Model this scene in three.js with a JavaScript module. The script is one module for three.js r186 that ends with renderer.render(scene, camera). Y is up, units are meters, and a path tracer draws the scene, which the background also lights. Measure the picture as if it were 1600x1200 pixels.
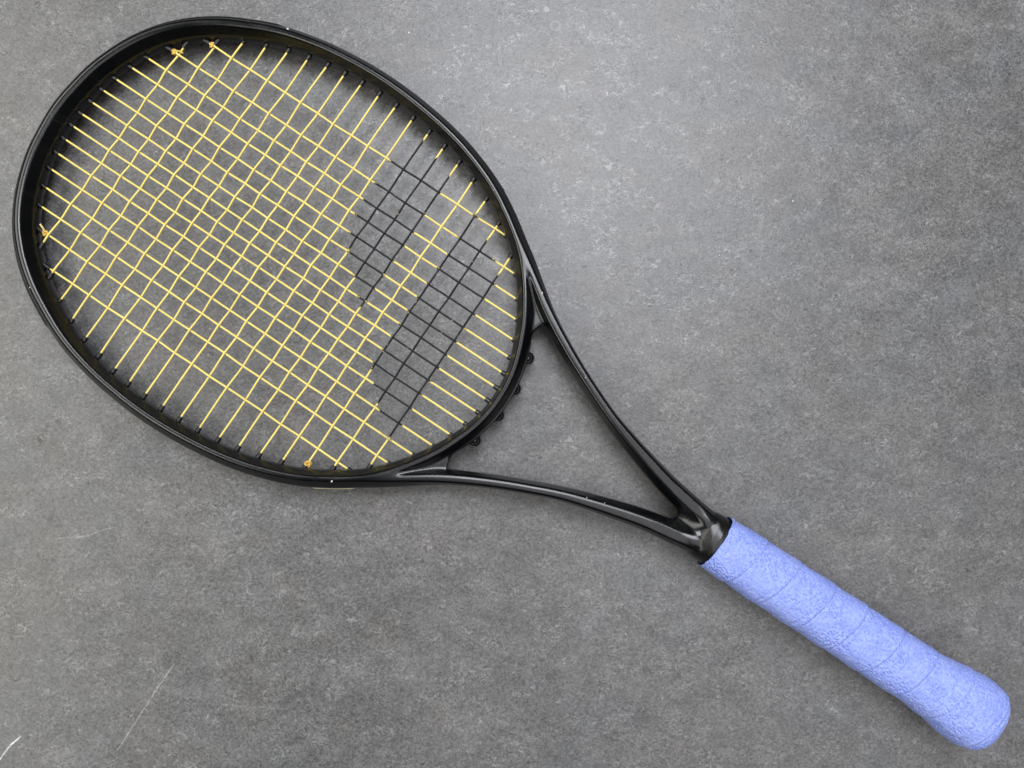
import * as THREE from 'three';
import { RectAreaLightUniformsLib } from 'three/addons/lights/RectAreaLightUniformsLib.js';
import { mergeGeometries } from 'three/addons/utils/BufferGeometryUtils.js';

// ---------------------------------------------------------------- camera, lights, exposure
const scene = new THREE.Scene();
scene.background = new THREE.Color(0x000000);
const camera = new THREE.PerspectiveCamera(53, 4 / 3, 0.02, 30);
camera.position.set(0, 0.48446, 0);
camera.up.set(-0.0007, 0.06429, -0.99793);
camera.lookAt(0.00516, -0.01448, -0.03215);
camera.updateMatrixWorld();

const renderer = new THREE.WebGLRenderer({ antialias: true });
renderer.setSize(1024, 768);
renderer.toneMapping = THREE.LinearToneMapping;
renderer.toneMappingExposure = 1.0;
renderer.shadowMap.enabled = true;
RectAreaLightUniformsLib.init();

// two roof windows and one added fill panel, all outside the picture: [position, aim, width, height, colour, strength]
const LAMPS = {
  skylight: { at: [0.26, 2.2, -1.2], aim: [0.26, 0, -1.199], w: 1.3, h: 1.5, color: 0xf6f8ff, L: 12.0 },
  side: { at: [-2.2, 2.2, -0.25], aim: [-2.2, 0, -0.249], w: 1.6, h: 3.9, color: 0xfffdf4, L: 4.8 },
  addedFill: { at: [1.05, 2.2, 0.75], aim: [1.05, 0, 0.751], w: 2.6, h: 2.0, color: 0xfdfcff, L: 1.25 },  // overhead panel added as fill to lift the base light
};

// ---------------------------------------------------------------- helpers
let seed = 7;
const rnd = () => { seed = (seed * 1664525 + 1013904223) >>> 0; return seed / 4294967296; };
const lerp = (a, b, t) => a + (b - a) * t;
const clamp = (x, a = 0, b = 1) => Math.min(b, Math.max(a, x));
const smooth = (a, b, x) => { const t = clamp((x - a) / (b - a)); return t * t * (3 - 2 * t); };
const hash = (x, y, s) => { let h = (x * 374761393 + y * 668265263 + s * 1274126177) | 0; h = Math.imul(h ^ (h >>> 13), 1274126177); h ^= h >>> 16; return (h >>> 0) / 4294967296; };
function noise(x, y, s) {                                        // value noise, 0..1
  const xi = Math.floor(x), yi = Math.floor(y), fx = x - xi, fy = y - yi;
  const ux = fx * fx * (3 - 2 * fx), uy = fy * fy * (3 - 2 * fy);
  const a = hash(xi, yi, s), b = hash(xi + 1, yi, s), c = hash(xi, yi + 1, s), d = hash(xi + 1, yi + 1, s);
  return a + (b - a) * ux + (c - a) * uy + (a - b - c + d) * ux * uy;
}
function fbm(x, y, s, n) { let v = 0, a = 0.5, t = 0; for (let i = 0; i < n; i++) { v += a * noise(x, y, s + i); t += a; a *= 0.5; x = x * 2.03 + 11.3; y = y * 2.03 + 5.7; } return v / t; }
function texture(w, h, fn, srgb, repeatX = 1, repeatY = 1, wrap = THREE.RepeatWrapping) {
  const d = new Uint8Array(w * h * 4);
  for (let j = 0, k = 0; j < h; j++) for (let i = 0; i < w; i++, k += 4) { const c = fn(i, j); d[k] = c[0]; d[k + 1] = c[1]; d[k + 2] = c[2]; d[k + 3] = 255; }
  const t = new THREE.DataTexture(d, w, h, THREE.RGBAFormat);
  t.magFilter = THREE.LinearFilter; t.minFilter = THREE.LinearMipmapLinearFilter; t.generateMipmaps = true;
  t.wrapS = t.wrapT = wrap; t.repeat.set(repeatX, repeatY); if (srgb) t.colorSpace = THREE.SRGBColorSpace; t.needsUpdate = true;
  return t;
}
const lit = (m) => { m.castShadow = true; m.receiveShadow = true; return m; };
const part = (name, geo, mat, parent, label) => { const m = lit(new THREE.Mesh(geo, mat)); m.name = name; if (label) m.userData.label = label; parent.add(m); return m; };

// ---------------------------------------------------------------- lamps (window, skylight, added overhead fill panel)
const frameMat = new THREE.MeshStandardMaterial({ color: 0xd8d6d0, roughness: 0.5 });
function lampFixture(name, def, label, category) {
  const g = new THREE.Group(); g.name = name; scene.add(g);
  g.position.set(...def.at); g.lookAt(...def.aim);                 // local +z faces the racket
  g.userData = { label, category };
  const glow = new THREE.MeshStandardMaterial({ color: 0x222222, roughness: 0.6, emissive: def.color, emissiveIntensity: 0.6 });
  part('pane', new THREE.BoxGeometry(def.w, def.h, 0.012), glow, g);
  const b = 0.05, bars = [];
  for (const s of [-1, 1]) {
    const a = new THREE.BoxGeometry(def.w + 2 * b, b, 0.05); a.translate(0, s * (def.h / 2 + b / 2), -0.02); bars.push(a);
    const c = new THREE.BoxGeometry(b, def.h, 0.05); c.translate(s * (def.w / 2 + b / 2), 0, -0.02); bars.push(c);
  }
  part('frame', mergeGeometries(bars), frameMat, g);
  const l = new THREE.RectAreaLight(def.color, def.L, def.w, def.h);
  l.position.set(0, 0, 0.012); l.lookAt(0, 0, 1); l.rotation.set(0, Math.PI, 0); l.castShadow = true; g.add(l);   // shines along +z
  return g;
}
lampFixture('roof_window', LAMPS.skylight, 'small bright cool roof window in a white frame', 'window');
lampFixture('roof_window_001', LAMPS.side, 'long warm roof window in a white frame', 'window');
lampFixture('added_fill_panel', LAMPS.addedFill, 'broad dim overhead panel added as fill light', 'light');

// ---------------------------------------------------------------- the tile the racket lies on
// 2048 x 2048 texels over 0.8 m: nothing repeats inside the picture
const TS = 0.8, TN = 2048;
const SCR = [   // scratches and fibres in the surface: points (x, z) in metres, half width, strength
  [[[-0.3090, 0.2010], [-0.3058, 0.1972], [-0.3004, 0.1896], [-0.2937, 0.1836]], 0.0004, 110],
  [[[-0.2349, 0.1922], [-0.2271, 0.1795], [-0.2105, 0.1533], [-0.2022, 0.1408]], 0.00026, 60],
  [[[-0.2761, 0.0646], [-0.2584, 0.0634], [-0.2487, 0.0595]], 0.0003, 24],
  [[[-0.2487, 0.0595], [-0.2397, 0.0576]], 0.0003, 40],
  [[[-0.1789, 0.1650], [-0.1320, 0.1682]], 0.0003, 18],
  [[[-0.3081, 0.0973], [-0.2933, 0.0759]], 0.00025, 16],
  [[[-0.2686, 0.1609], [-0.2495, 0.1495]], 0.00025, 10],
  [[[-0.315, -0.170], [-0.296, -0.185]], 0.0003, 16],
  [[[0.205, 0.085], [0.221, 0.082]], 0.0003, 14],
];
const segDist = (x, y, a, b) => { const dx = b[0] - a[0], dy = b[1] - a[1]; const t = clamp(((x - a[0]) * dx + (y - a[1]) * dy) / (dx * dx + dy * dy)); return Math.hypot(x - a[0] - dx * t, y - a[1] - dy * t); };
const add = new Float32Array(TN * TN);
function stamp(cx, cz, r, fn) {
  const i0 = Math.max(0, Math.floor((cx - r + TS / 2) / TS * TN)), i1 = Math.min(TN - 1, Math.ceil((cx + r + TS / 2) / TS * TN));
  const j0 = Math.max(0, Math.floor((TS / 2 - cz - r) / TS * TN)), j1 = Math.min(TN - 1, Math.ceil((TS / 2 - cz + r) / TS * TN));
  for (let j = j0; j <= j1; j++) for (let i = i0; i <= i1; i++) { const x = (i + 0.5) / TN * TS - TS / 2, z = TS / 2 - (j + 0.5) / TN * TS; add[j * TN + i] = Math.max(add[j * TN + i], fn(x, z)); }
}
for (const [pts, hw, k] of SCR) for (let n = 0; n + 1 < pts.length; n++) {
  const a = pts[n], b = pts[n + 1], cx = (a[0] + b[0]) / 2, cz = (a[1] + b[1]) / 2, r = Math.hypot(a[0] - b[0], a[1] - b[1]) / 2 + 0.002;
  stamp(cx, cz, r, (x, z) => k * (1 - smooth(hw * 0.5, hw * 1.5, segDist(x, z, a, b))) * (0.55 + 0.6 * noise(x * 900, z * 900, 77)));
}
for (let n = 0; n < 190; n++) {                                   // dust, with glints painted into the tile colour
  const x = (rnd() - 0.5) * 0.7, z = (rnd() - 0.5) * 0.6 - 0.03, r = 0.00022 + 0.0003 * rnd() * rnd(), k = 30 + 120 * rnd() * rnd();
  stamp(x, z, 0.002, (px, pz) => k * (1 - smooth(r * 0.6, r * 1.5, Math.hypot(px - x, pz - z))));
}
stamp(0.0333, -0.2648, 0.006, (x, z) => { const d = Math.hypot(x - 0.0333, z + 0.2648); return 26 * (1 - smooth(0.0004, 0.0009, Math.abs(d - 0.0030))) * (0.4 + 0.8 * noise(x * 1500, z * 1500, 3)); });
const bumpD = new Uint8Array(TN * TN * 4), rghD = new Uint8Array(TN * TN * 4), colD = new Uint8Array(TN * TN * 4);
for (let j = 0, k = 0; j < TN; j++) for (let i = 0; i < TN; i++, k += 4) {
  const X = i / TN * TS * 1000, Y = (TN - j) / TN * TS * 1000;    // millimetres
  const cloud = fbm(X / 46, Y / 34, 1, 3), cloud2 = fbm(X / 13 + 40, Y / 9, 9, 3);
  const wx = X + 3.2 * (noise(X / 2.6, Y / 2.2, 21) - 0.5), wy = Y + 2.6 * (noise(X / 2.4, Y / 2.8, 22) - 0.5);
  const n1 = noise(wx / 2.2, wy / 1.4, 31), n2 = noise(wx / 1.15 + 9, wy / 0.85, 32), n3 = noise(X / 0.72, Y / 0.62, 33);
  const ridge = 1 - Math.abs(2 * n1 - 1), ridge2 = 1 - Math.abs(2 * n2 - 1);
  const mask = smooth(0.42, 0.72, fbm(X / 9 + 7, Y / 6, 41, 3));
  const fleck = (smooth(0.80, 0.98, ridge) * 0.8 + smooth(0.84, 0.99, ridge2) * 0.55) * (0.22 + 0.9 * mask);
  const nd = noise(wx / 1.9 + 50, wy / 1.2 + 3, 51);
  const pit = smooth(0.86, 0.99, 1 - Math.abs(2 * nd - 1)) * (0.25 + 0.85 * smooth(0.5, 0.75, fbm(X / 11 + 90, Y / 8, 61, 3)));
  const a = add[j * TN + i];
  let g = 84 + 10 * (cloud - 0.5) + 20 * (cloud2 - 0.5) + 30 * fleck - 18 * pit + 34 * (n3 - 0.5) + 24 * (n2 - 0.5) + a;
  const warm = 3 * (fbm(X / 30 + 3, Y / 26, 71, 2) - 0.5);
  colD[k] = clamp(g + warm + 0.5, 0, 255); colD[k + 1] = clamp(g, 0, 255); colD[k + 2] = clamp(g - warm - 0.3, 0, 255); colD[k + 3] = 255;
  const b = clamp(128 + 40 * fleck - 40 * pit + 34 * (n3 - 0.5) + 30 * (cloud2 - 0.5) + a * 0.2, 0, 255);
  bumpD[k] = bumpD[k + 1] = bumpD[k + 2] = b; bumpD[k + 3] = 255;
  const r = clamp(127 + 34 * (n3 - 0.5) - 20 * fleck + 12 * pit + 16 * (cloud2 - 0.5), 0, 255);
  rghD[k] = rghD[k + 1] = rghD[k + 2] = r; rghD[k + 3] = 255;
}
const mk = (d, srgb) => { const t = new THREE.DataTexture(d, TN, TN, THREE.RGBAFormat); t.magFilter = THREE.LinearFilter; t.minFilter = THREE.LinearMipmapLinearFilter; t.generateMipmaps = true; t.wrapS = t.wrapT = THREE.MirroredRepeatWrapping; if (srgb) t.colorSpace = THREE.SRGBColorSpace; t.needsUpdate = true; return t; };
const tileMat = new THREE.MeshPhysicalMaterial({ ior: 1.56, map: mk(colD, true), roughnessMap: mk(rghD), roughness: 0.85, bumpMap: mk(bumpD), bumpScale: 0.0003 });
{
  const S = 2.4, g = new THREE.PlaneGeometry(S, S); g.rotateX(-Math.PI / 2);
  const p = g.attributes.position, uv = g.attributes.uv;
  for (let i = 0; i < p.count; i++) uv.setXY(i, p.getX(i) / TS + 0.5, 0.5 - p.getZ(i) / TS);
  const top = lit(new THREE.Mesh(g, tileMat)); top.name = 'floor'; top.userData = { kind: 'structure', label: 'dark grey mottled stone tile floor with fine scratches and dust', category: 'floor' }; scene.add(top);
}

// ---------------------------------------------------------------- the racket: local x runs from head tip to butt, y up from the string bed, z across (= -v)
const racket = new THREE.Group(); racket.name = 'tennis_racket';
racket.rotation.order = 'YZX'; racket.rotation.set(0, -33.47163 * Math.PI / 180, 0.79620 * Math.PI / 180);
racket.position.set(-0.28203, 0.01069, -0.20580);
racket.userData = { label: 'black tennis racket with yellow strings and light blue wrapped grip', category: 'tennis racket' };
scene.add(racket);
const MM = 0.001;

// satin black paint with scuffs; black plastic; string; grip
const scuff = texture(512, 512, (i, j) => { const a = fbm(i / 60, j / 60, 5, 4), b = noise(i / 2.1, j / 2.1, 6); const r = 150 + 90 * (a - 0.5) + 30 * (b - 0.5); return [r, r, r]; }, false);
const paintBump = texture(512, 512, (i, j) => { const b = 128 + 60 * (noise(i / 2.3, j / 2.3, 16) - 0.5) + 50 * (noise(i / 9, j / 9, 17) - 0.5); return [b, b, b]; }, false);
const paintCol = texture(512, 512, (i, j) => { const a = fbm(i / 26, j / 26, 25, 4), b = noise(i / 3, j / 3, 26); const w = smooth(0.60, 0.78, a) * smooth(0.45, 0.9, b); const g = 9 + 17 * w + 4 * (b - 0.5); return [g, g + 1.2, g + 3]; }, true);
for (const t of [scuff, paintBump, paintCol]) t.repeat.set(9, 9);   // uv in metres: one repeat is 11 cm
const paint = new THREE.MeshPhysicalMaterial({ map: paintCol, roughness: 0.4, roughnessMap: scuff, bumpMap: paintBump, bumpScale: 0.00002 });
const plastic = new THREE.MeshStandardMaterial({ color: 0x0c0d0e, roughness: 0.36 });
const rubber = new THREE.MeshStandardMaterial({ color: 0x121212, roughness: 0.3, bumpMap: paintBump, bumpScale: 0.00006 });

// --- frame: a distance field of hoop, shafts and webs, meshed with surface nets (millimetres)
const HOOP = [[7.8, 0], [8.9, 14], [11.7, 31.5], [16, 45], [20.6, 56], [26.6, 66.7], [33.6, 76.3], [41.9, 85], [50.4, 92.2], [63, 100.6], [74.4, 106.4], [86.8, 112], [97.6, 115.9], [109.4, 119], [125.4, 122.1], [138.6, 123.6], [151.3, 124.7], [167.5, 125.0], [178.4, 124.6], [191.2, 123.6], [211, 121], [227.4, 117.6], [239.2, 114.1], [251.7, 109.6], [263.6, 104.2], [277.8, 95.7], [289.4, 87.7], [298.6, 79.6], [307.6, 69.6], [315.4, 58.8], [322.8, 46.4], [328.4, 33.6], [332.6, 21.4], [334.8, 9.6], [335.3, 0]];
const SHAFT = [[268, 101.7], [279, 95.0], [290, 87.4], [302, 79.4], [318, 67.9], [328, 61.0], [338, 54.9], [351, 47.9], [365, 41.0], [378, 35.2], [397, 27.3], [414, 21.8], [431, 16.9], [446, 13.0], [462, 10.0], [480, 7.4], [496, 7.0]];
const SHW = [[268, 5.0], [300, 5.1], [318, 5.0], [338, 4.7], [351, 4.5], [378, 4.3], [397, 4.5], [414, 5.2], [431, 5.8], [446, 6.3], [462, 6.8], [480, 7.0], [500, 7.0]];
const interp = (T, x) => { if (x <= T[0][0]) return T[0][1]; for (let i = 1; i < T.length; i++) if (x <= T[i][0]) return lerp(T[i - 1][1], T[i][1], (x - T[i - 1][0]) / (T[i][0] - T[i - 1][0])); return T[T.length - 1][1]; };
function densify(P, closed, n) {
  const c = new THREE.CatmullRomCurve3(P.map(([x, y]) => new THREE.Vector3(x, y, 0)), closed, 'centripetal');
  return c.getSpacedPoints(n).map((p) => [p.x, p.y]);
}
const hoopFull = HOOP.concat(HOOP.slice(1, -1).reverse().map(([x, y]) => [x, -y]));
let hoopLine = densify(hoopFull, true, 720);                       // starts at the tip, runs over +v, bridge, -v
for (let k = 0; k < 10; k++) hoopLine = hoopLine.map((p, i) => { if (i === 720) return p; const a = hoopLine[(i + 719) % 720], b = hoopLine[(i + 1) % 720]; return [(a[0] + 2 * p[0] + b[0]) / 4, (a[1] + 2 * p[1] + b[1]) / 4]; });
hoopLine[720] = hoopLine[0];
const hoopHalf = hoopLine.slice(0, 361);
let shaftLine = densify(SHAFT, false, 200);
for (let k = 0; k < 10; k++) shaftLine = shaftLine.map((p, i) => (i === 0 || i === 200) ? p : [(shaftLine[i - 1][0] + 2 * p[0] + shaftLine[i + 1][0]) / 4, (shaftLine[i - 1][1] + 2 * p[1] + shaftLine[i + 1][1]) / 4]);
function nearest(L, x, y) {                                       // [signed distance (+ = left of travel), index]
  let best = 1e9, bs = 0, bi = 0;
  for (let i = 0; i + 1 < L.length; i++) {
    const a = L[i], b = L[i + 1], dx = b[0] - a[0], dy = b[1] - a[1], ex = x - a[0], ey = y - a[1];
    const t = clamp((ex * dx + ey * dy) / (dx * dx + dy * dy)), qx = ex - dx * t, qy = ey - dy * t, d = qx * qx + qy * qy;
    if (d < best) { best = d; bs = dx * ey - dy * ex; bi = i + t; }
  }
  return [Math.sqrt(best) * (bs >= 0 ? 1 : -1), bi];
}
function polySD(P, x, y) {
  let d = 1e9, s = 1;
  for (let i = 0, j = P.length - 1; i < P.length; j = i++) {
    const ex = P[j][0] - P[i][0], ey = P[j][1] - P[i][1], wx = x - P[i][0], wy = y - P[i][1];
    const t = clamp((wx * ex + wy * ey) / (ex * ex + ey * ey)), bx = wx - ex * t, by = wy - ey * t;
    d = Math.min(d, bx * bx + by * by);
    const c1 = y >= P[i][1], c2 = y < P[j][1], c3 = ex * wy > ey * wx;
    if ((c1 && c2 && c3) || (!c1 && !c2 && !c3)) s = -s;
  }
  return s * Math.sqrt(d);
}
// section of the hoop: s + outward; the top face is narrower than the waist
const RR = 1.45;
const hoopSec = (() => { const up = [[5.5, 3.0], [4.9, 5.6], [1.3, 10.6], [-2.2, 10.6], [-5.0, 5.2], [-5.4, 2.5]]; return up.concat(up.slice().reverse().map(([a, b]) => [a, -b])).map(([a, b]) => [a - Math.sign(a) * RR * 0.85, b - Math.sign(b) * RR]); })();
const shaftSec = (() => { const up = [[1.0, 2.0], [0.92, 6.2], [0.55, 10.6], [-0.32, 10.6], [-0.95, 5.0], [-1.0, 2.0]]; return up.concat(up.slice().reverse().map(([a, b]) => [a, -b])); })();
const WEB = [[300, 82.5], [312, 73], [324, 63.5], [335, 56], [331.8, 52.2], [330.4, 48.8], [327.5, 36], [318, 53], [307, 70]];
const smin = (a, b, k) => { const h = Math.max(k - Math.abs(a - b), 0) / k; return Math.min(a, b) - h * h * k * 0.25; };
function column(x, v) {                                           // everything that does not depend on height
  const y = Math.abs(v);
  const [hs, hi] = nearest(hoopHalf, x, y);
  const hp = { s: hs, sc: hs < 0 ? lerp(1.38, 1, smooth(50, 140, x)) * lerp(1, 0.84, smooth(308, 360, hi)) : lerp(1, 0.84, smooth(308, 360, hi)) };
  let sp = null, sm = null;
  if (x > 262) {
    const [ss, si] = nearest(shaftLine, x, y), i0 = Math.min(199, Math.floor(si)); sp = { s: ss, hw: interp(SHW, lerp(shaftLine[i0][0], shaftLine[i0 + 1][0], si - i0)), x };
    if (x > 430 && y < 30) { const [s2, i2] = nearest(shaftLine, x, -y), k = Math.min(199, Math.floor(i2)); sm = { s: s2, hw: interp(SHW, shaftLine[k][0]), x }; }
  }
  const wd = x > 294 && x < 342 && y > 30 && y < 90 ? polySD(WEB, x, y) : 99;
  return { x, y, hp, sp, sm, wd };
}
function shaftSD(c, w) {
  const rr = 1.5, k = c.hw - rr, sc = [];
  const hh = 1 + 0.06 * smooth(430, 480, c.x);
  // scale the unit section to the shaft width, then round it by 1 mm
  const t = smooth(286, 345, c.x); shaftSec.forEach(([a, b], i) => sc.push([lerp(hoopSec[i][0], a * k, t), lerp(hoopSec[i][1], (b - Math.sign(b) * rr) * hh, t)]));
  return polySD(sc, c.s, w) - rr;
}
function field(c, w) {
  let d = polySD(hoopSec, c.hp.s / c.hp.sc, w) - RR;
  if (c.sp) {
    let s = shaftSD(c.sp, w);
    if (c.sm) s = smin(s, shaftSD(c.sm, w), 5);
    const start = 270 - c.x; s = Math.max(s, start);
    d = smin(d, s, 0.05 + 2.2 * smooth(292, 312, c.x));
  }
  if (c.x > 455 && c.y < 16) {                                    // saddle where the two shafts close to the collar
    const H = lerp(0.5, 10.9, smooth(459, 478.5, c.x)), e = Math.max(Math.abs(w) - H, 463.5 - c.x, c.y - 7) * 0.8;
    d = smin(d, e, 5.0);
  }
  if (c.wd < 20) { const q = Math.abs(w) - 5.6; const e = Math.max(c.wd, q); d = smin(d, e, 1.6); }
  return d;
}
{
  const h = 0.9, X0 = -3, X1 = 494, V1 = 134.1, W1 = 13.5;
  const nx = Math.round((X1 - X0) / h) + 1, nv = Math.round(2 * V1 / h) + 1, nw = Math.round(2 * W1 / h) + 1;
  const F = new Float32Array(nx * nv * nw).fill(9);
  const at = (i, j, k) => (i * nv + j) * nw + k;
  const half = (nv - 1) / 2;
  for (let i = 0; i < nx; i++) for (let j = half; j < nv; j++) {
    const x = X0 + i * h, v = (j - half) * h, c = column(x, v);
    const near = Math.min(Math.abs(c.hp.s), c.sp ? Math.abs(c.sp.s) : 99, c.wd + 5); if (near > 11) continue;
    for (let k = 0; k < nw; k++) { const f = field(c, -W1 + k * h); F[at(i, j, k)] = f; F[at(i, 2 * half - j, k)] = f; }
  }
  const id = new Int32Array(nx * nv * nw).fill(-1), pos = [], nor = [], uvs = [], ind = [];
  const sdf = (x, v, w) => field(column(x, v), w);
  const E = [[0, 1], [2, 3], [4, 5], [6, 7], [0, 2], [1, 3], [4, 6], [5, 7], [0, 4], [1, 5], [2, 6], [3, 7]];
  for (let i = 0; i < nx - 1; i++) for (let j = 0; j < nv - 1; j++) for (let k = 0; k < nw - 1; k++) {
    const f = [], q = []; let m = 0;
    for (let n = 0; n < 8; n++) { const a = i + (n >> 2), b = j + ((n >> 1) & 1), c = k + (n & 1); const val = F[at(a, b, c)]; f.push(val); if (val < 0) m |= 1 << n; }
    if (m === 0 || m === 255) continue;
    let sx = 0, sv = 0, sw = 0, n = 0;
    for (const [a, b] of E) if ((f[a] < 0) !== (f[b] < 0)) { const t = f[a] / (f[a] - f[b]); sx += lerp(a >> 2, b >> 2, t); sv += lerp((a >> 1) & 1, (b >> 1) & 1, t); sw += lerp(a & 1, b & 1, t); n++; }
    let x = X0 + (i + sx / n) * h, v = -V1 + (j + sv / n) * h, w = -W1 + (k + sw / n) * h, gx, gv, gw;
    for (let it = 0; it < 2; it++) {                               // pull the vertex on to the surface
      const e = 0.12, c0 = column(x, v), d = field(c0, w); const cx = column(x + e, v), cv = column(x, v + e);
      gx = field(cx, w) - d; gv = field(cv, w) - d; gw = field(c0, w + e) - d; const l = Math.hypot(gx, gv, gw) || 1; gx /= l; gv /= l; gw /= l;
      const st = clamp(d, -0.5, 0.5); x -= gx * st; v -= gv * st; w -= gw * st;
    }
    id[at(i, j, k)] = pos.length / 3; pos.push(x * MM, w * MM, -v * MM); nor.push(gx, gw, -gv); uvs.push(x * MM + w * 0.0007, v * MM + w * 0.0003);
  }
  const quad = (a, b, c, d, flip) => { if (a < 0 || b < 0 || c < 0 || d < 0) return; if (flip) ind.push(a, b, c, b, d, c); else ind.push(a, c, b, b, c, d); };
  for (let i = 1; i < nx - 1; i++) for (let j = 1; j < nv - 1; j++) for (let k = 1; k < nw - 1; k++) {
    const s = F[at(i, j, k)] < 0;
    if (s !== F[at(i + 1, j, k)] < 0) quad(id[at(i, j - 1, k - 1)], id[at(i, j, k - 1)], id[at(i, j - 1, k)], id[at(i, j, k)], s);
    if (s !== F[at(i, j + 1, k)] < 0) quad(id[at(i - 1, j, k - 1)], id[at(i, j, k - 1)], id[at(i - 1, j, k)], id[at(i, j, k)], !s);
    if (s !== F[at(i, j, k + 1)] < 0) quad(id[at(i - 1, j - 1, k)], id[at(i, j - 1, k)], id[at(i - 1, j, k)], id[at(i, j, k)], s);
  }
  for (let it = 0; it < 2; it++) {                                 // even out the normals along the rounded edges
    const sum = Float32Array.from(nor);
    for (let t = 0; t < ind.length; t += 3) for (let a = 0; a < 3; a++) { const p = ind[t + a] * 3, q = ind[t + (a + 1) % 3] * 3; for (let n = 0; n < 3; n++) { sum[p + n] += 0.3 * nor[q + n]; sum[q + n] += 0.3 * nor[p + n]; } }
    for (let k = 0; k < sum.length; k += 3) { const l = Math.hypot(sum[k], sum[k + 1], sum[k + 2]) || 1; nor[k] = sum[k] / l; nor[k + 1] = sum[k + 1] / l; nor[k + 2] = sum[k + 2] / l; }
  }
  const g = new THREE.BufferGeometry();
  g.setAttribute('position', new THREE.Float32BufferAttribute(pos, 3)); g.setAttribute('normal', new THREE.Float32BufferAttribute(nor, 3)); g.setAttribute('uv', new THREE.Float32BufferAttribute(uvs, 2)); g.setIndex(ind);
  part('frame', g, paint, racket, 'satin black hoop, bridge and open throat of the racket');
  { let ok = 0; for (let t = 0; t < ind.length; t += 3) { const A = (n) => new THREE.Vector3().fromArray(pos, ind[t + n] * 3); const a = A(0), n = A(1).sub(a).cross(A(2).sub(a)); if (n.dot(new THREE.Vector3().fromArray(nor, ind[t] * 3)) > 0) ok++; } console.log('frame', pos.length / 3, ind.length / 3, 'facing', ok / ind.length * 3); }
}

// --- sweep of a small section along a run of the hoop's outer side
const hoopAt = (i) => { const n = 720, a = hoopLine[((i - 1) % n + n) % n], b = hoopLine[((i + 1) % n + n) % n], p = hoopLine[((i % n) + n) % n]; const l = Math.hypot(b[0] - a[0], b[1] - a[1]); return { p, nx: -(b[1] - a[1]) / l, ny: (b[0] - a[0]) / l }; };
function sweep(i0, i1, sec, scaleEnds) {                           // sec: closed list of (s outward, w)
  const pos = [], uv = [], ind = [], n = sec.length, N = i1 - i0;
  for (let i = i0; i <= i1; i++) {
    const { p, nx, ny } = hoopAt(i), e = scaleEnds ? Math.min(1, 0.12 + Math.min(i - i0, i1 - i) / scaleEnds) : 1;
    for (const [s, w] of sec) { const q = lerp(4.6, s, e); pos.push((p[0] + nx * q) * MM, w * (0.5 + 0.5 * e) * MM, -(p[1] + ny * q) * MM); uv.push((i - i0) * 0.0015, w * MM); }
  }
  for (let i = 0; i < N; i++) for (let k = 0; k < n; k++) { const a = i * n + k, b = i * n + (k + 1) % n, c = a + n, d = b + n; ind.push(a, c, b, b, c, d); }
  for (let k = 1; k < n - 1; k++) { ind.push(0, k, k + 1); const o = N * n; ind.push(o, o + k + 1, o + k); }
  const g = new THREE.BufferGeometry(); g.setAttribute('position', new THREE.Float32BufferAttribute(pos, 3)); g.setAttribute('uv', new THREE.Float32BufferAttribute(uv, 2)); g.setIndex(ind); g.computeVertexNormals(); return g;
}
const idxNear = (x, v) => { let b = 1e9, r = 0; hoopLine.forEach((p, i) => { const d = Math.hypot(p[0] - x, p[1] - v); if (d < b && i < 720) { b = d; r = i; } }); return r; };
part('bumper_guard', sweep(idxNear(88, -117) - 720, idxNear(100, 120), [[4.6, 5.2], [5.5, 5.0], [6.0, 3.6], [6.0, 1.2], [5.4, 0.8], [5.4, -0.8], [6.0, -1.2], [6.0, -3.6], [5.5, -5.0], [4.6, -5.2]], 8), plastic, racket);
part('grommet_strip', sweep(idxNear(322, 40), idxNear(322, -40), [[3.6, 3.4], [5.2, 3.2], [5.6, 2.2], [5.6, -2.2], [5.2, -3.2], [3.6, -3.4]], 6), plastic, racket);
part('grommet_strip', sweep(idxNear(258, 107), idxNear(268, 102), [[4.6, 2.6], [5.7, 2.4], [6.1, 1.2], [6.1, -1.2], [5.7, -2.4], [4.6, -2.6]], 5), plastic, racket);

// ribbed plastic saddles behind the bridge, where the long strings turn
for (const [x, v] of [[335.4, 30.2], [339.0, 10.2], [339.3, -8.9], [336.0, -29.3]]) {
  const pr = [[0.01, -3.2], [3.4, -3.2], [3.75, -2.8], [3.8, 0.5], [3.62, 0.85], [3.3, 0.85], [3.1, 0.5], [3.0, -1.2], [2.65, -1.2], [2.5, 0.5], [2.3, 0.8], [2.05, 0.8], [1.85, 0.5], [1.75, -1.2], [1.3, -1.2], [1.2, 0.4], [0.9, 0.75], [0.01, 0.75]].map(([r, y]) => new THREE.Vector2(r * 1.14 * MM, y * MM));
  const g = new THREE.LatheGeometry(pr, 28); g.translate(x * MM, -0.5 * MM, -v * MM);
  part('string_saddle', g, plastic, racket);
}

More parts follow.
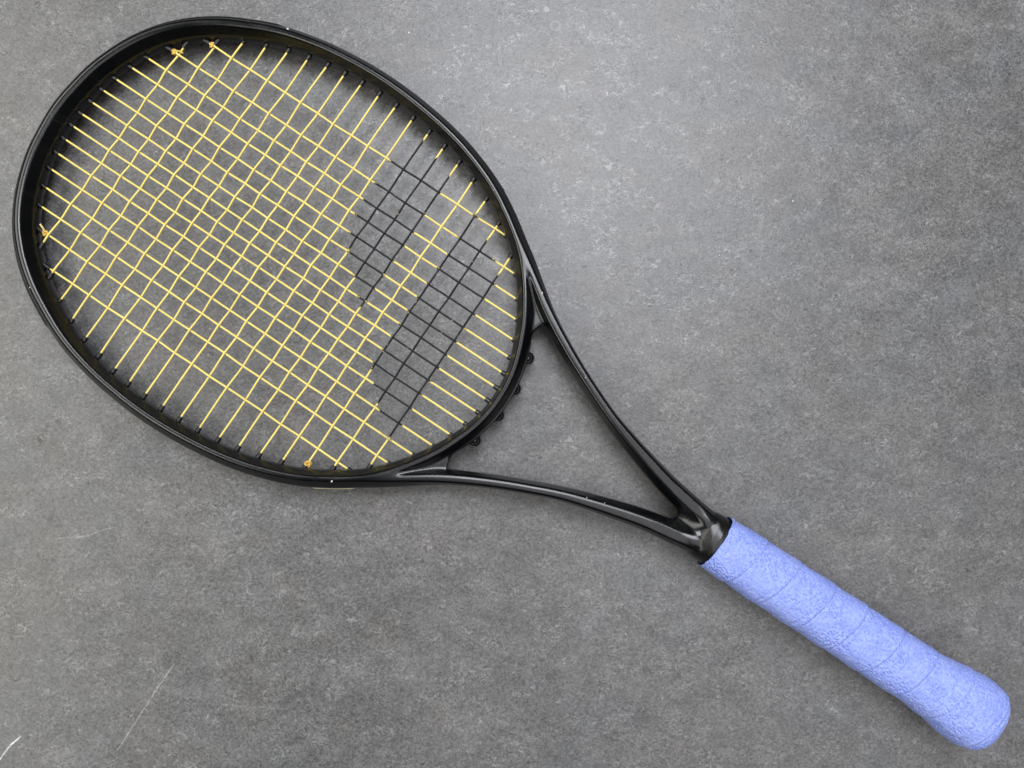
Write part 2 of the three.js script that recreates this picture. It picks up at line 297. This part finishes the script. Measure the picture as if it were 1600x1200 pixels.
// --- strings: 16 mains along x, 19 crosses along z, woven over and under
const MAINS = [86.3, 69.4, 56.9, 46.3, 34.8, 24.4, 14.3, 4.65, -4.75, -14.3, -24.2, -34.6, -46.0, -57.2, -69.6, -86.0];
let MEND = [[58.6, 283.4], [41.8, 301.2], [31.7, 310.9], [26.8, 317.8], [22.9, 323], [20.4, 326.4], [19.2, 328.5], [18.2, 329.3], [18.2, 329.3], [19.2, 328.5], [20.4, 326.4], [22.9, 323], [26.8, 317.8], [31.7, 310.9], [42.2, 301.2], [58.6, 283.2]];
const CROSS = [46.1, 61.8, 75.7, 89.0, 102.5, 115.7, 128.5, 140.6, 153.1, 166.2, 179.2, 192.5, 205.9, 218.9, 232.2, 245.9, 259.4, 274.2, 291.9];
const CENDV = [76.5, 88.9, 99.3, 105.0, 109.8, 112.9, 115.7, 117.1, 117.9, 118.1, 117.7, 116.8, 114.9, 112.4, 109.0, 104.8, 99.1, 90.5, 77.7];
MEND = MEND.map(([a, b]) => [a, b - 1.4]); CENDV.forEach((v, i) => { CENDV[i] = v - 1.4; });
const BAR1 = [[196.5, 112], [208, 108], [233.6, 98.5], [233.6, -1.5], [207, 24.5], [201, 34], [197, 44], [195.2, 60]];
const BAR2 = [[258.0, 89.0], [278, 75], [293.6, 62.5], [294.4, -57.5], [287.5, -56.5], [258.2, -27]];
const inBar = (x, v) => polySD(BAR1, x, v) < 0 || polySD(BAR2, x, v) < 0;
const SR = 0.645;
const crossJit = CROSS.map(() => MAINS.map(() => (rnd() - 0.5) * 0.5)), mainJit = MAINS.map(() => CROSS.map(() => (rnd() - 0.5) * 0.35));
const stringMat = new THREE.MeshPhysicalMaterial({ vertexColors: true, roughness: 0.3, specularIntensity: 0.4 });
const YEL = new THREE.Color().setRGB(0.72, 0.58, 0.15), INK = new THREE.Color().setRGB(0.008, 0.008, 0.009), WORN_GLINT = new THREE.Color().setRGB(0.74, 0.66, 0.34);
function tube(points, radius, colorOf, sides = 9) {
  const pos = [], nor = [], col = [], uv = [], ind = [], N = points.length, T = new THREE.Vector3(), B = new THREE.Vector3(), Nn = new THREE.Vector3(), up = new THREE.Vector3(0, 1, 0);
  let run = 0;
  for (let i = 0; i < N; i++) {
    T.subVectors(points[Math.min(N - 1, i + 1)], points[Math.max(0, i - 1)]).normalize();
    B.crossVectors(T, up); if (B.lengthSq() < 1e-4) B.set(1, 0, 0); B.normalize(); Nn.crossVectors(B, T).normalize();
    if (i) run += points[i].distanceTo(points[i - 1]);
    for (let k = 0; k <= sides; k++) {
      const a = k / sides * Math.PI * 2, c = Math.cos(a), s = Math.sin(a), nx = B.x * c + Nn.x * s, ny = B.y * c + Nn.y * s, nz = B.z * c + Nn.z * s;
      pos.push(points[i].x + nx * radius, points[i].y + ny * radius, points[i].z + nz * radius); nor.push(nx, ny, nz); uv.push(run, k / sides * 0.004);
      if (colorOf) { const q = colorOf(i, k); col.push(q.r, q.g, q.b); }
    }
  }
  const m = sides + 1;
  for (let i = 0; i < N - 1; i++) for (let k = 0; k < sides; k++) { const a = i * m + k, b = a + 1, c = a + m, d = c + 1; ind.push(a, c, b, b, c, d); }
  for (const [o, f] of [[0, 1], [(N - 1) * m, 0]]) for (let k = 1; k < sides - 1; k++) f ? ind.push(o, o + k + 1, o + k) : ind.push(o, o + k, o + k + 1);
  const g = new THREE.BufferGeometry(); g.setAttribute('position', new THREE.Float32BufferAttribute(pos, 3)); g.setAttribute('normal', new THREE.Float32BufferAttribute(nor, 3)); g.setAttribute('uv', new THREE.Float32BufferAttribute(uv, 2));
  if (colorOf) g.setAttribute('color', new THREE.Float32BufferAttribute(col, 3)); g.setIndex(ind); return g;
}
const tmpC = new THREE.Color();
function stringColor(P, sd) {
  return (i, k) => {
    const x = P[i].x / MM, v = -P[i].z / MM, j = noise(x * 0.9, v * 0.9, sd), w = 2.6 * (noise(i * 0.9, k * 1.3, sd + 5) - 0.5);
    if (inBar(x + w, v + w)) return noise(i * 0.6, k * 0.8, sd + 17) > 0.955 ? tmpC.copy(WORN_GLINT).multiplyScalar(0.6) : tmpC.copy(INK);  // pale specks in the ink: wear, and glints painted into the colour
    return tmpC.copy(YEL).lerp(WORN_GLINT, 0.22 * j).multiplyScalar(0.94 + 0.12 * noise(x / 14, v / 14, sd + 9));
  };
}
const over = (mi, ci) => ((mi + ci) % 2 ? 1 : -1);
// smooth path through knots, dense enough for a sharp ink edge
function path(knots, axisStep) { const c = new THREE.CatmullRomCurve3(knots.map((k) => new THREE.Vector3(k[0] * MM, k[1] * MM, -k[2] * MM)), false, 'centripetal'); return c.getSpacedPoints(Math.round(axisStep)); }
MAINS.forEach((v0, mi) => {
  const [a, b] = MEND[mi], K = [[a - 3.5, 0, v0]];
  CROSS.forEach((x, ci) => { if (x > a + 1 && x < b - 1) K.push([x + crossJit[ci][mi] * 0, over(mi, ci) * 0.42, v0 + mainJit[mi][ci]]); });
  K.push([b + 3.5, 0, v0]);
  const P = path(K, (b - a) / 0.55); part('string', tube(P, SR * MM, stringColor(P, 100 + mi)), stringMat, racket);
});
CROSS.forEach((x0, ci) => {
  const e = CENDV[ci], K = [[x0, 0, -e - 3.5]];
  for (let mi = MAINS.length - 1; mi >= 0; mi--) if (Math.abs(MAINS[mi]) < e - 1) K.push([x0 + crossJit[ci][mi] * 0.8, -over(mi, ci) * 0.62, MAINS[mi] + mainJit[mi][ci]]);
  K.push([x0, 0, e + 3.5]);
  const P = path(K, 2 * e / 0.55); part('string', tube(P, SR * MM, stringColor(P, 200 + ci)), stringMat, racket);
});

// --- grommets: short black barrels that stick out of the hoop's inner wall round each string end
{
  const pr = [[0.85, 0], [0.85, 2.2], [1.0, 2.4], [1.25, 2.4], [1.45, 2.1], [1.7, -2.5]].map(([r, y]) => new THREE.Vector2(r * MM, y * MM));
  const base = new THREE.LatheGeometry(pr.reverse(), 14);
  const put = (x, v, dx, dv) => { const m = part('grommet', base, plastic, racket); m.position.set(x * MM, 0, -v * MM); m.quaternion.setFromUnitVectors(new THREE.Vector3(0, 1, 0), new THREE.Vector3(dx, 0, -dv).normalize()); };
  MAINS.forEach((v, i) => { put(MEND[i][0] - 2.0, v, 1, 0); put(MEND[i][1] + 2.0, v, -1, 0); });
  CROSS.forEach((x, i) => { put(x, CENDV[i] + 2.0, 0, -1); put(x, -CENDV[i] - 2.0, 0, 1); });
}

// --- tie-off knots and the run of string along the outside of the hoop
const knotMat = new THREE.MeshPhysicalMaterial({ color: new THREE.Color().setRGB(0.60, 0.38, 0.07), roughness: 0.34, clearcoat: 0.4, clearcoatRoughness: 0.2 });
for (const [x, v, turn, big] of [[43.2, 69.4, 0.2, 1], [60.4, 86.3, 0.5, 1], [43.6, -69.5, 0.3, 1], [259.9, -96.8, 1.2, 1.1]]) {
  const P = []; for (let i = 0; i <= 70; i++) { const t = i / 70 * Math.PI * 2; const r = 1.15 * (1 + 0.42 * Math.cos(3 * t)); P.push(new THREE.Vector3(r * Math.cos(2 * t), 0.75 * Math.sin(3 * t), r * Math.sin(2 * t))); }
  const c = Math.cos(turn), s = Math.sin(turn);
  const Q = P.map((p) => new THREE.Vector3((x + big * (p.x * c - p.z * s)) * MM, (0.2 + p.y * big) * MM, -(v + big * (p.x * s + p.z * c)) * MM));
  part('knot', tube(Q, 0.6 * MM, null, 8), knotMat, racket);
}
part('string_tail', tube(path([[42.6, 0.4, -69.0], [41.9, 1.6, -67.9], [40.6, 2.8, -66.9], [39.5, 3.6, -66.2]].map(([x, y, v]) => [x, y, v]), 14), 0.62 * MM, () => tmpC.setRGB(0.78, 0.62, 0.26), 8), stringMat, racket);
part('string_tail', tube(path([[43.6, 0.6, 70.2], [46.0, 0.9, 71.4], [48.6, 1.0, 71.6]], 14), 0.6 * MM, () => tmpC.setRGB(0.52, 0.40, 0.08), 8), stringMat, racket);
{
  const P = []; const i0 = idxNear(291, -86), i1 = idxNear(262, -104);
  for (let i = i0; i <= i1; i++) { const { p, nx, ny } = hoopAt(i), e = Math.min(i - i0, i1 - i) / 5; const s = 4.9 + 0.95 * clamp(e); P.push(new THREE.Vector3((p[0] + nx * s) * MM, -4.2 * MM, -(p[1] + ny * s) * MM)); }
  part('string', tube(P, 0.65 * MM, () => tmpC.setRGB(0.80, 0.70, 0.42)), stringMat, racket, 'pale string running along the outside of the hoop');
}

// --- collar and grip: lofted from rounded octagon sections
const secR = (a, b, ang, n) => { const c = Math.abs(Math.cos(ang)), s = Math.abs(Math.sin(ang)); return 1 / Math.pow(Math.pow(c / a, n) + Math.pow(s / b, n), 1 / n); };
function loft(rows, around, fn) {                                  // fn(row t, angle) -> [x, y, z] in mm
  const pos = [], uv = [], ind = [];
  for (let i = 0; i <= rows; i++) for (let k = 0; k <= around; k++) { const a = k / around * Math.PI * 2 - Math.PI / 2, p = fn(i / rows, a, k); pos.push(p[0] * MM, p[1] * MM, p[2] * MM); uv.push(p[3] ?? p[0] * MM, p[4] ?? k / around * 0.11); }
  const m = around + 1;
  for (let i = 0; i < rows; i++) for (let k = 0; k < around; k++) { const a = i * m + k, b = a + 1, c = a + m, d = c + 1; ind.push(a, b, c, b, d, c); }
  const g = new THREE.BufferGeometry(); g.setAttribute('position', new THREE.Float32BufferAttribute(pos, 3)); g.setAttribute('uv', new THREE.Float32BufferAttribute(uv, 2)); g.setIndex(ind); g.computeVertexNormals();
  const N = g.attributes.normal; for (let i = 0; i <= rows; i++) { const a = i * m, b = a + around, v = new THREE.Vector3(N.getX(a) + N.getX(b), N.getY(a) + N.getY(b), N.getZ(a) + N.getZ(b)).normalize(); N.setXYZ(a, v.x, v.y, v.z); N.setXYZ(b, v.x, v.y, v.z); }
  return g;
}
{
  const CX = [[477.4, 12.4], [477.8, 13.2], [478.6, 13.8], [479.6, 14.4], [480.2, 14.8], [481, 15.0], [484, 15.4], [488, 15.6], [496, 15.6]], CW = [[477.4, 10.4], [477.8, 11.1], [478.6, 11.7], [479.6, 12.4], [480.2, 12.8], [481, 13.1], [484, 14.2], [488, 14.9], [496, 15.0]];
  part('collar', loft(96, 120, (t, a) => { const x = 477.4 + 18.6 * t, r = secR(interp(CX, x), interp(CW, x), a, lerp(2.9, 2.3, smooth(479, 488, x))) * (1 + 0.004 * Math.sin(a * 9 + x)); return [x, r * Math.sin(a), r * Math.cos(a)]; }), rubber, racket, 'black rubber collar where the throat enters the grip');
}
{
  const PITCH = 23.4, X0 = 490, X1 = 683.4;
  const HV = [[490, 17.2], [494, 17.6], [520, 18.1], [600, 18.3], [636, 18.5], [646, 19.4], [655, 21.0], [662, 21.8], [669, 21.9], [674, 21.3], [677.5, 20.0], [680.3, 17.6], [682, 14.6], [682.9, 11.0], [683.3, 6.0], [683.4, 0.4]];
  const HW = [[490, 16.0], [494, 16.3], [520, 16.6], [600, 16.7], [636, 16.9], [646, 17.7], [655, 19.0], [662, 19.8], [669, 19.9], [674, 19.4], [677.5, 18.2], [680.3, 16.0], [682, 13.3], [682.9, 10.0], [683.3, 5.6], [683.4, 0.4]];
  const wr = (x, a) => {                                           // height of the wrapped tape above the handle, mm
    const th = (a + Math.PI / 2) / (Math.PI * 2);                  // 0..1 from the underside, over +z (low side), top, -z
    const q = (x - 504.5) / PITCH - th + 0.25 + 0.035 * Math.sin(x * 0.11) ; const f = q - Math.floor(q);
    const edge = smooth(0, 0.022, f) * 0.5 - 0.5 * smooth(0.0, 1.0, f) * 0.9;
    const groove = -0.62 * Math.exp(-Math.pow((f - 0.012) / 0.024, 2)) * (0.25 + 0.9 * noise(x / 7, th * 9, 12));
    const curl = groove + 0.22 * Math.exp(-Math.pow((f - 0.94) / 0.03, 2)) + 0.10 * Math.exp(-Math.pow((f - 0.80) / 0.05, 2)) * noise(q * 3, th * 9, 6);
    return { f, q, th, h: -edge * (0.45 + 0.9 * noise(x / 9, th * 11, 8)) + curl };
  };
  const holes = (x, y) => { let d = 9; const s = 1.7, ix = Math.floor(x / s), iy = Math.floor(y / s); for (let i = -1; i <= 1; i++) for (let j = -1; j <= 1; j++) { const px = (ix + i + 0.15 + 0.7 * hash(ix + i, iy + j, 81)) * s, py = (iy + j + 0.15 + 0.7 * hash(ix + i, iy + j, 82)) * s; if (hash(ix + i, iy + j, 83) > 0.5) continue; d = Math.min(d, Math.hypot(x - px, y - py)); } return d; };
  const poreZone = (x, arc) => 0.3 + 0.7 * smooth(0.34, 0.58, fbm(x / 12, arc / 10, 97, 2));
  const rows = 560, around = 300;
  const g = loft(rows, around, (t, a) => {
    let x = t < 0.86 ? lerp(X0, 673, t / 0.86) : lerp(673, X1, Math.sin((t - 0.86) / 0.14 * Math.PI / 2));
    const r0 = secR(interp(HV, x), interp(HW, x), a, 2.35);
    const { f, q, th, h } = wr(x, a), arc = th * 110, fade = 1 - smooth(679, 683, x);
    const y = arc + x * 0.0;
    const along = x - th * PITCH;
    const wrink = 0.55 * (fbm(along / 1.7, arc / 13, 91, 3) - 0.5) * (0.35 + 0.9 * smooth(0.5, 0.95, f)) + 0.34 * (fbm(x / 5, arc / 6, 95, 3) - 0.5);
    const zone = poreZone(x, arc);
    const pore = -0.7 * (1 - smooth(0.25, 0.75, holes(x, arc))) * (0.06 + 0.94 * zone) + 0.3 * (fbm(x / 1.6, arc / 1.2, 98, 2) - 0.5) * (0.4 + 0.6 * zone);
    const r = r0 + (h + wrink + pore) * fade + (x < 491.2 ? 0.12 * Math.sin(a * 3 + 1) : 0);
    const lip = x - (x < 494 ? (1 - (x - 490) / 4) * (0.35 * Math.sin(a * 2 + 0.6) + 0.4 * noise(arc / 3, 2, 99)) : 0);
    return [lip, r * Math.sin(a), r * Math.cos(a), x * MM, th * 0.11];
  });
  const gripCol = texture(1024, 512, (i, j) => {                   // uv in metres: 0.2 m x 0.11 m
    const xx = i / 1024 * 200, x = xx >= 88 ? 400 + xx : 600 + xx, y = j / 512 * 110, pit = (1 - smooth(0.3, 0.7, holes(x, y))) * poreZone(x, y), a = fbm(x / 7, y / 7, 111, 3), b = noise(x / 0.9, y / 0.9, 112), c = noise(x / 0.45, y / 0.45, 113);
    const k = 16 * (a - 0.5) + 24 * (b - 0.5) + 8 * (c - 0.5) - 13 * pit;  // random mottling; the pores are also darkened, shade painted into the colour
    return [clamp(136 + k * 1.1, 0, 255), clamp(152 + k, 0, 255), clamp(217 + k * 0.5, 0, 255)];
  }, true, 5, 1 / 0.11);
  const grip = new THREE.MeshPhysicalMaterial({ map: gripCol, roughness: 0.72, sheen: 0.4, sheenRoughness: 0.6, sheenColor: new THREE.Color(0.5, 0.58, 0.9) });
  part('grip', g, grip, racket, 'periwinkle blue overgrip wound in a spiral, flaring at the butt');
}

// --- chips in the paint
{
  const list = []; const chip = (x, y, v, r, e) => { const q = new THREE.SphereGeometry(r * MM, 8, 6); q.scale(e, 0.35, 1); q.rotateY(rnd() * 6); q.translate(x * MM, y * MM, -v * MM); list.push(q); };
  for (const [x, v, r, e] of [[99.8, 118.2, 0.6, 1.5], [279.5, -95.8, 0.5, 1.6], [321.5, 67.0, 0.4, 1.8], [262, 103.6, 0.22, 1], [288, -88.6, 0.22, 1], [371, 38.6, 0.3, 1.2], [410.5, -20.6, 0.2, 2.4], [421, -17.4, 0.18, 2], [62, -100.5, 0.3, 1.4]]) chip(x, 10.55, v, r, e);
  chip(13.6, 5.2, -57.5, 0.4, 1.0); 
  part('paint_chip', mergeGeometries(list), new THREE.MeshStandardMaterial({ color: 0xb9b8b2, roughness: 0.7 }), racket, 'small pale chips in the black paint').userData.kind = 'stuff';
}
scene.traverse((o) => { if (o.isMesh) { o.castShadow = true; o.receiveShadow = true; } });
renderer.render(scene, camera);
